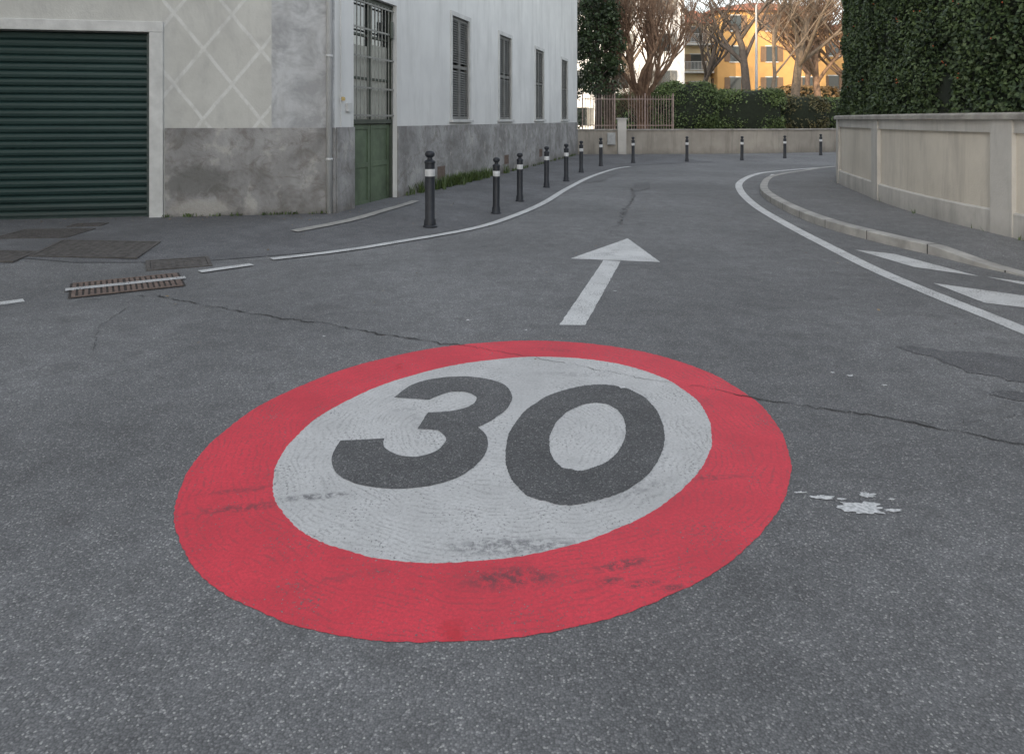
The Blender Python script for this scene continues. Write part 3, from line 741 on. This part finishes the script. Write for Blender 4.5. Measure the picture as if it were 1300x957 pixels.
for s in (4.2,9.0,13):
    b.box(s-.2,s+.2,-.035,-.026,.3,.32);b.box(s-.2,s+.2,-.035,-.026,.53,.55)
    for i in range(9): b.box(s-.2+i*.0475,s-.18+i*.0475,-.034,-.026,.32,.53)
b.obj('basement_vents',M_iron,H,mw=FB)
b=MB(); b.tube([(-.075,-.075,.08),(-.075,-.075,9.3)],[.042,.042],12)
for z in (.9,2.4,4.2,6.5): b.tube([(-.075,-.075,z),(-.075,-.075,z+.04)],[.05,.05],12); b.box(-.085,-.065,-.035,-.001,z,z+.04)
b.obj('downpipe',simple('pipe_grey',(.50,.51,.51),.5,.12,3),H,True,mw=FA)
b=MB(); b.tube([(.12,-.03,1.39),(.12,-.02,6)],[.010,.010],6); b.box(.32,.45,-.04,-.001,1.62,1.75); b.obj('conduit',M_sur,H,mw=FB)
b=MB(); b.lathe([(.001,0),(.03,.0),(.035,.02),(.03,.05),(.001,.06)],10,(.19,-.03,1.78)); b.obj('doorbell',simple('ochre_plastic',(.50,.36,.13),.5),H,mw=FB)
ba=FA@Vector((-12,0,0)); be=FB@Vector((19.65,0,0))
q1=(-8.5,32.5); q2=(ba.x-.5,ba.y+14)
b=MB()
for a,c in ((( be.x,be.y),q1),(q1,q2),(q2,(ba.x,ba.y))):
    b.quad((a[0],a[1],-.1),(c[0],c[1],-.1),(c[0],c[1],9.5),(a[0],a[1],9.5))
b.obj('rear_walls',M_fb,H)
M_tile=simple('roof_tiles',(.32,.12,.07),.85,.25,3,0,.5,12)
fp=[(ba.x,ba.y),(PC[0],PC[1]),(be.x,be.y),q1,q2]; cx=sum(p[0] for p in fp)/5; cy=sum(p[1] for p in fp)/5
V=[]
for k,z in ((1.04,9.5),(1.04,9.62),(.2,11.2)): V+=[(cx+(p[0]-cx)*k,cy+(p[1]-cy)*k,z) for p in fp]
F=[tuple(range(5))[::-1]]+[(i+5*j,(i+1)%5+5*j,(i+1)%5+5*j+5,i+5*j+5) for j in (0,1) for i in range(5)]+[(10,11,12,13,14)]
mesh_obj('roof',V,F,M_tile,H)

# ------------------------------------------------------------------ other buildings
def block(name,x0,x1,y0,y1,h,mw_,floors,cols,roof=True,shut=None,balc=False,z0=1.0,roofh=1.6):
    E=empty(name); 
    b=MB(); b.box(x0,x1,y0,y1,-.1,h); b.obj('walls',mw_,E)
    g=MB(); s=MB(); f=MB(); fh=h/floors
    def win(px,z,face):
        w=.55; hh=1.5
        if face=='f':
            g.box(px-w,px+w,y0-.02,y0+.05,z,z+hh); f.box(px-w-.1,px+w+.1,y0-.12,y0-.001,z-.1,z-.003)
            f.box(px-w-.1,px+w+.1,y0-.05,y0-.001,z+hh+.003,z+hh+.1)
            s.box(px-w-.55,px-w-.01,y0-.07,y0-.003,z,z+hh); s.box(px+w+.01,px+w+.55,y0-.07,y0-.003,z,z+hh)
        elif face=='r':
            g.box(x1-.05,x1+.02,px-w,px+w,z,z+hh); s.box(x1+.003,x1+.07,px-w-.55,px-w-.01,z,z+hh); s.box(x1+.003,x1+.07,px+w+.01,px+w+.55,z,z+hh)
        else:
            g.box(x0-.02,x0+.05,px-w,px+w,z,z+hh); s.box(x0-.07,x0-.003,px-w-.55,px-w-.01,z,z+hh); s.box(x0-.07,x0-.003,px+w+.01,px+w+.55,z,z+hh)
    for k in range(floors):
        for c in range(cols): win(x0+(x1-x0)*(c+.5)/cols,k*fh+z0,'f')
        nc=max(1,int((y1-y0)/4))
        for c in range(nc): win(y0+(y1-y0)*(c+.5)/nc,k*fh+z0,'r'); win(y0+(y1-y0)*(c+.5)/nc,k*fh+z0,'l')
        if balc and k>0:
            bx=x0+(x1-x0)*.5/cols
            f.box(bx-1.5,bx+1.5,y0-1.2,y0-.001,k*fh+.55,k*fh+.7)
            for i in range(22): f.box(bx-1.45+i*.138,bx-1.42+i*.138,y0-1.18,y0-1.14,k*fh+.7,k*fh+1.65)
            f.box(bx-1.5,bx+1.5,y0-1.2,y0-1.13,k*fh+1.65,k*fh+1.7)
    g.obj('glazing',M_gl,E); s.obj('shutters',shut or M_lou,E); f.obj('trim',M_sur,E)
    if roof:
        V=[(x0-.7,y0-.7,h),(x1+.7,y0-.7,h),(x1+.7,y1+.7,h),(x0-.7,y1+.7,h)]; V+=[(x,y,z+.15) for x,y,z in V[:4]]
        d=min(x1-x0,y1-y0)*.45; V+=[(x0+d,y0+d,h+roofh),(x1-d,y0+d,h+roofh),(x1-d,y1-d,h+roofh),(x0+d,y1-d,h+roofh)]
        F=[(3,2,1,0)]+[(i+4*j,(i+1)%4+4*j,(i+1)%4+4*j+4,i+4*j+4) for j in (0,1) for i in range(4)]+[(8,9,10,11)]
        mesh_obj('roof',V,F,M_tile,E)
    return E
M_yel=simple('ochre_plaster',(.50,.285,.105),.9,.12,.5); M_pale=simple('pale_yellow_plaster',(.56,.45,.28),.9,.08,.5); M_wht=simple('white_render',(.60,.60,.60),.9,.08,.5)
M_brn=simple('brown_shutter',(.16,.10,.06),.7)
block('ochre_apartment_building',20.3,31,70,84,12.2,M_yel,4,3,True,M_brn,False,z0=1.1)
block('pale_apartment_building',17.2,20.2,72,82,11.2,M_pale,4,1,True,M_brn,True)
block('white_house',4.0,14.6,60,70,12.5,M_wht,4,3,True)
block('orange_house',33,45,76,90,11,M_yel,3,4,True,M_brn)
block('unseen_shade_building',-28,-9.5,-30,2.5,14.5,M_pale,4,5,True)  # out-of-view building, added and sized to keep low sun off the street

# ------------------------------------------------------------------ bollards
M_bk=simple('bollard_black',(.020,.023,.030),.55,.3,10); M_bw_=simple('reflective_band',(.56,.57,.58),.45,.12,14)
def bollard(x,y,h,r=.058,tilt=0):
    e=empty('bollard',(x,y,ground_h(x,y)+.004)); e.rotation_euler=(0,tilt,random.uniform(0,3))
    b=MB(); b.lathe([(r*1.5,0),(r*1.5,.015),(r*1.25,.03),(r*1.18,.10),(r,.115),(r,h*.665)],22)
    b.obj('post',M_bk,e,True)
    b=MB(); b.lathe([(r*1.0,h*.665),(r*1.03,h*.667),(r*1.03,h*.757),(r*.99,h*.76)],22); b.obj('band',M_bw_,e,True)
    b=MB(); b.lathe([(r,h*.76),(r,h*.83),(r*1.12,h*.835),(r*1.12,h*.86),(r*.95,h*.872),(r*.55,h*.885),(r*.5,h*.91),(r*.75,h*.92),(r*.98,h*.94),(r*1.0,h*.965),(r*.8,h*.988),(r*.4,h*.998),(r*.05,h)],22); b.obj('knob',M_bk,e,True)
    for c in e.children:
        md=c.modifiers.new('es','EDGE_SPLIT'); md.split_angle=math.radians(40)
for (x,y,h) in [(-1.13,9.78,1.05),(-.25,11.25,.89),(.143,12.86,.88),(.758,15.5,.90),(1.31,17.1,.91),(1.94,19.85,.89),(2.825,22.5,.9),(4.12,24.1,.89),(6.17,25,.89),(8.27,25.5,.89),(10.2,26.5,.89),(12.5,28.7,.9)]:
    bollard(x,y,h,.068 if h>1 else .055,random.uniform(-.014,.014))

# ------------------------------------------------------------------ weeds & litter
P=[];F=[]; 
def tuft(x,y,n,h,s=.06):
    z=ground_h(x,y)
    for i in range(n):
        a=random.uniform(0,6.28); r=random.uniform(0,s); bx,by=x+r*math.cos(a),y+r*math.sin(a); hh=h*random.uniform(.4,1)
        t=random.uniform(0,6.28); w=random.uniform(.004,.009); l=random.uniform(.2,.8)*hh
        i0=len(P); P.extend([(bx-w*math.sin(t),by+w*math.cos(t),z),(bx+w*math.sin(t),by-w*math.cos(t),z),(bx+l*.4*math.cos(t)+w*math.sin(t),by+l*.4*math.sin(t)-w*math.cos(t),z+hh*.6),(bx+l*.4*math.cos(t)-w*math.sin(t),by+l*.4*math.sin(t)+w*math.cos(t),z+hh*.6),(bx+l*math.cos(t),by+l*math.sin(t),z+hh)])
        F.extend([(i0,i0+1,i0+2,i0+3),(i0+3,i0+2,i0+4)])
for k in range(90):
    s=random.gauss(5.2,1.1); q=FB@Vector((s,-.06-abs(random.gauss(0,.07)),0)); tuft(q.x,q.y,16,.30)
for k in range(60):
    s=random.uniform(2.3,19); q=FB@Vector((s,-.05,0)); tuft(q.x,q.y,8,.12)
for k in range(26):
    s=random.uniform(-2.3,0); q=FA@Vector((s,-.06,0)); tuft(q.x,q.y,7,.07)
for k in range(40):
    i=random.randrange(len(wr)); 
    if wr[i].y<8: continue
    q=wr[i]+WN[i]*.06; tuft(q.x,q.y,6,.2)
mesh_obj('weeds',P,F,leaf_mat('weed_leaf',(.04,.07,.02),(.12,.17,.05)))
P=[];Q=[]
for k in range(420):
    t=random.random()
    if t<.35: s=random.uniform(-5,0); q=FA@Vector((s,-abs(random.gauss(.05,.35))-.04,0)); zz=ground_h(q.x,q.y)+.018
    elif t<.65: s=random.uniform(0,18); q=FB@Vector((s,-abs(random.gauss(.05,.3))-.04,0)); zz=ground_h(q.x,q.y)+.018
    elif t<.85:
        i=random.randrange(150,len(wr)); q=wr[i]+WN[i]*(.08+abs(random.gauss(0,.25))); zz=.12
        if q.y<8.2: continue
    else: q=Vector((random.uniform(-3,4),random.uniform(4,14),0)); zz=ground_h(q.x,q.y)+.018
    P.append((q.x,q.y,zz)); Q.append((0,0,1))
leaves('fallen_leaves',P,Q,.03,leaf_mat('dead_leaf',(.09,.06,.035),(.28,.2,.11)),None,.85)

# ------------------------------------------------------------------ light, world, camera
EL=12.0; sd=Vector((.6,.8,0)).normalized()
d=Vector((sd.x*math.cos(math.radians(EL)),sd.y*math.cos(math.radians(EL)),-math.sin(math.radians(EL))))
sl=bpy.data.lights.new('sun','SUN'); sl.energy=4.5; sl.angle=math.radians(.5); sl.color=(1,.76,.48)
so=bpy.data.objects.new('sun',sl); COL.objects.link(so); so.rotation_euler=d.to_track_quat('-Z','Y').to_euler(); so.location=(-30,-30,30)
W=bpy.data.worlds.new("World"); S.world=W; W.use_nodes=True; nt=W.node_tree
sky=nd(nt,'ShaderNodeTexSky',sky_type='NISHITA'); sky.sun_disc=False; sky.sun_elevation=math.radians(EL); sky.sun_rotation=math.atan2(-sd.x,-sd.y)
sky.air_density=1.0; sky.dust_density=2.5; sky.ozone_density=1.0
hs=nd(nt,'ShaderNodeHueSaturation',{'Color':sky.outputs[0],'Saturation':.34})
bg=nt.nodes['Background']; nt.links.new(hs.outputs[0],bg.inputs[0]); bg.inputs[1].default_value=.57
cd=bpy.data.cameras.new('camera'); cam=bpy.data.objects.new('camera',cd); COL.objects.link(cam)
cam.location=(0,0,1.5); cam.rotation_euler=(math.radians(90),0,0); cd.sensor_width=36; cd.lens=24.92; cd.shift_y=-.2512; cd.clip_end=1500; cd.clip_start=.05
S.camera=cam
S.view_settings.view_transform='Standard'; S.view_settings.look='None'; S.view_settings.exposure=0
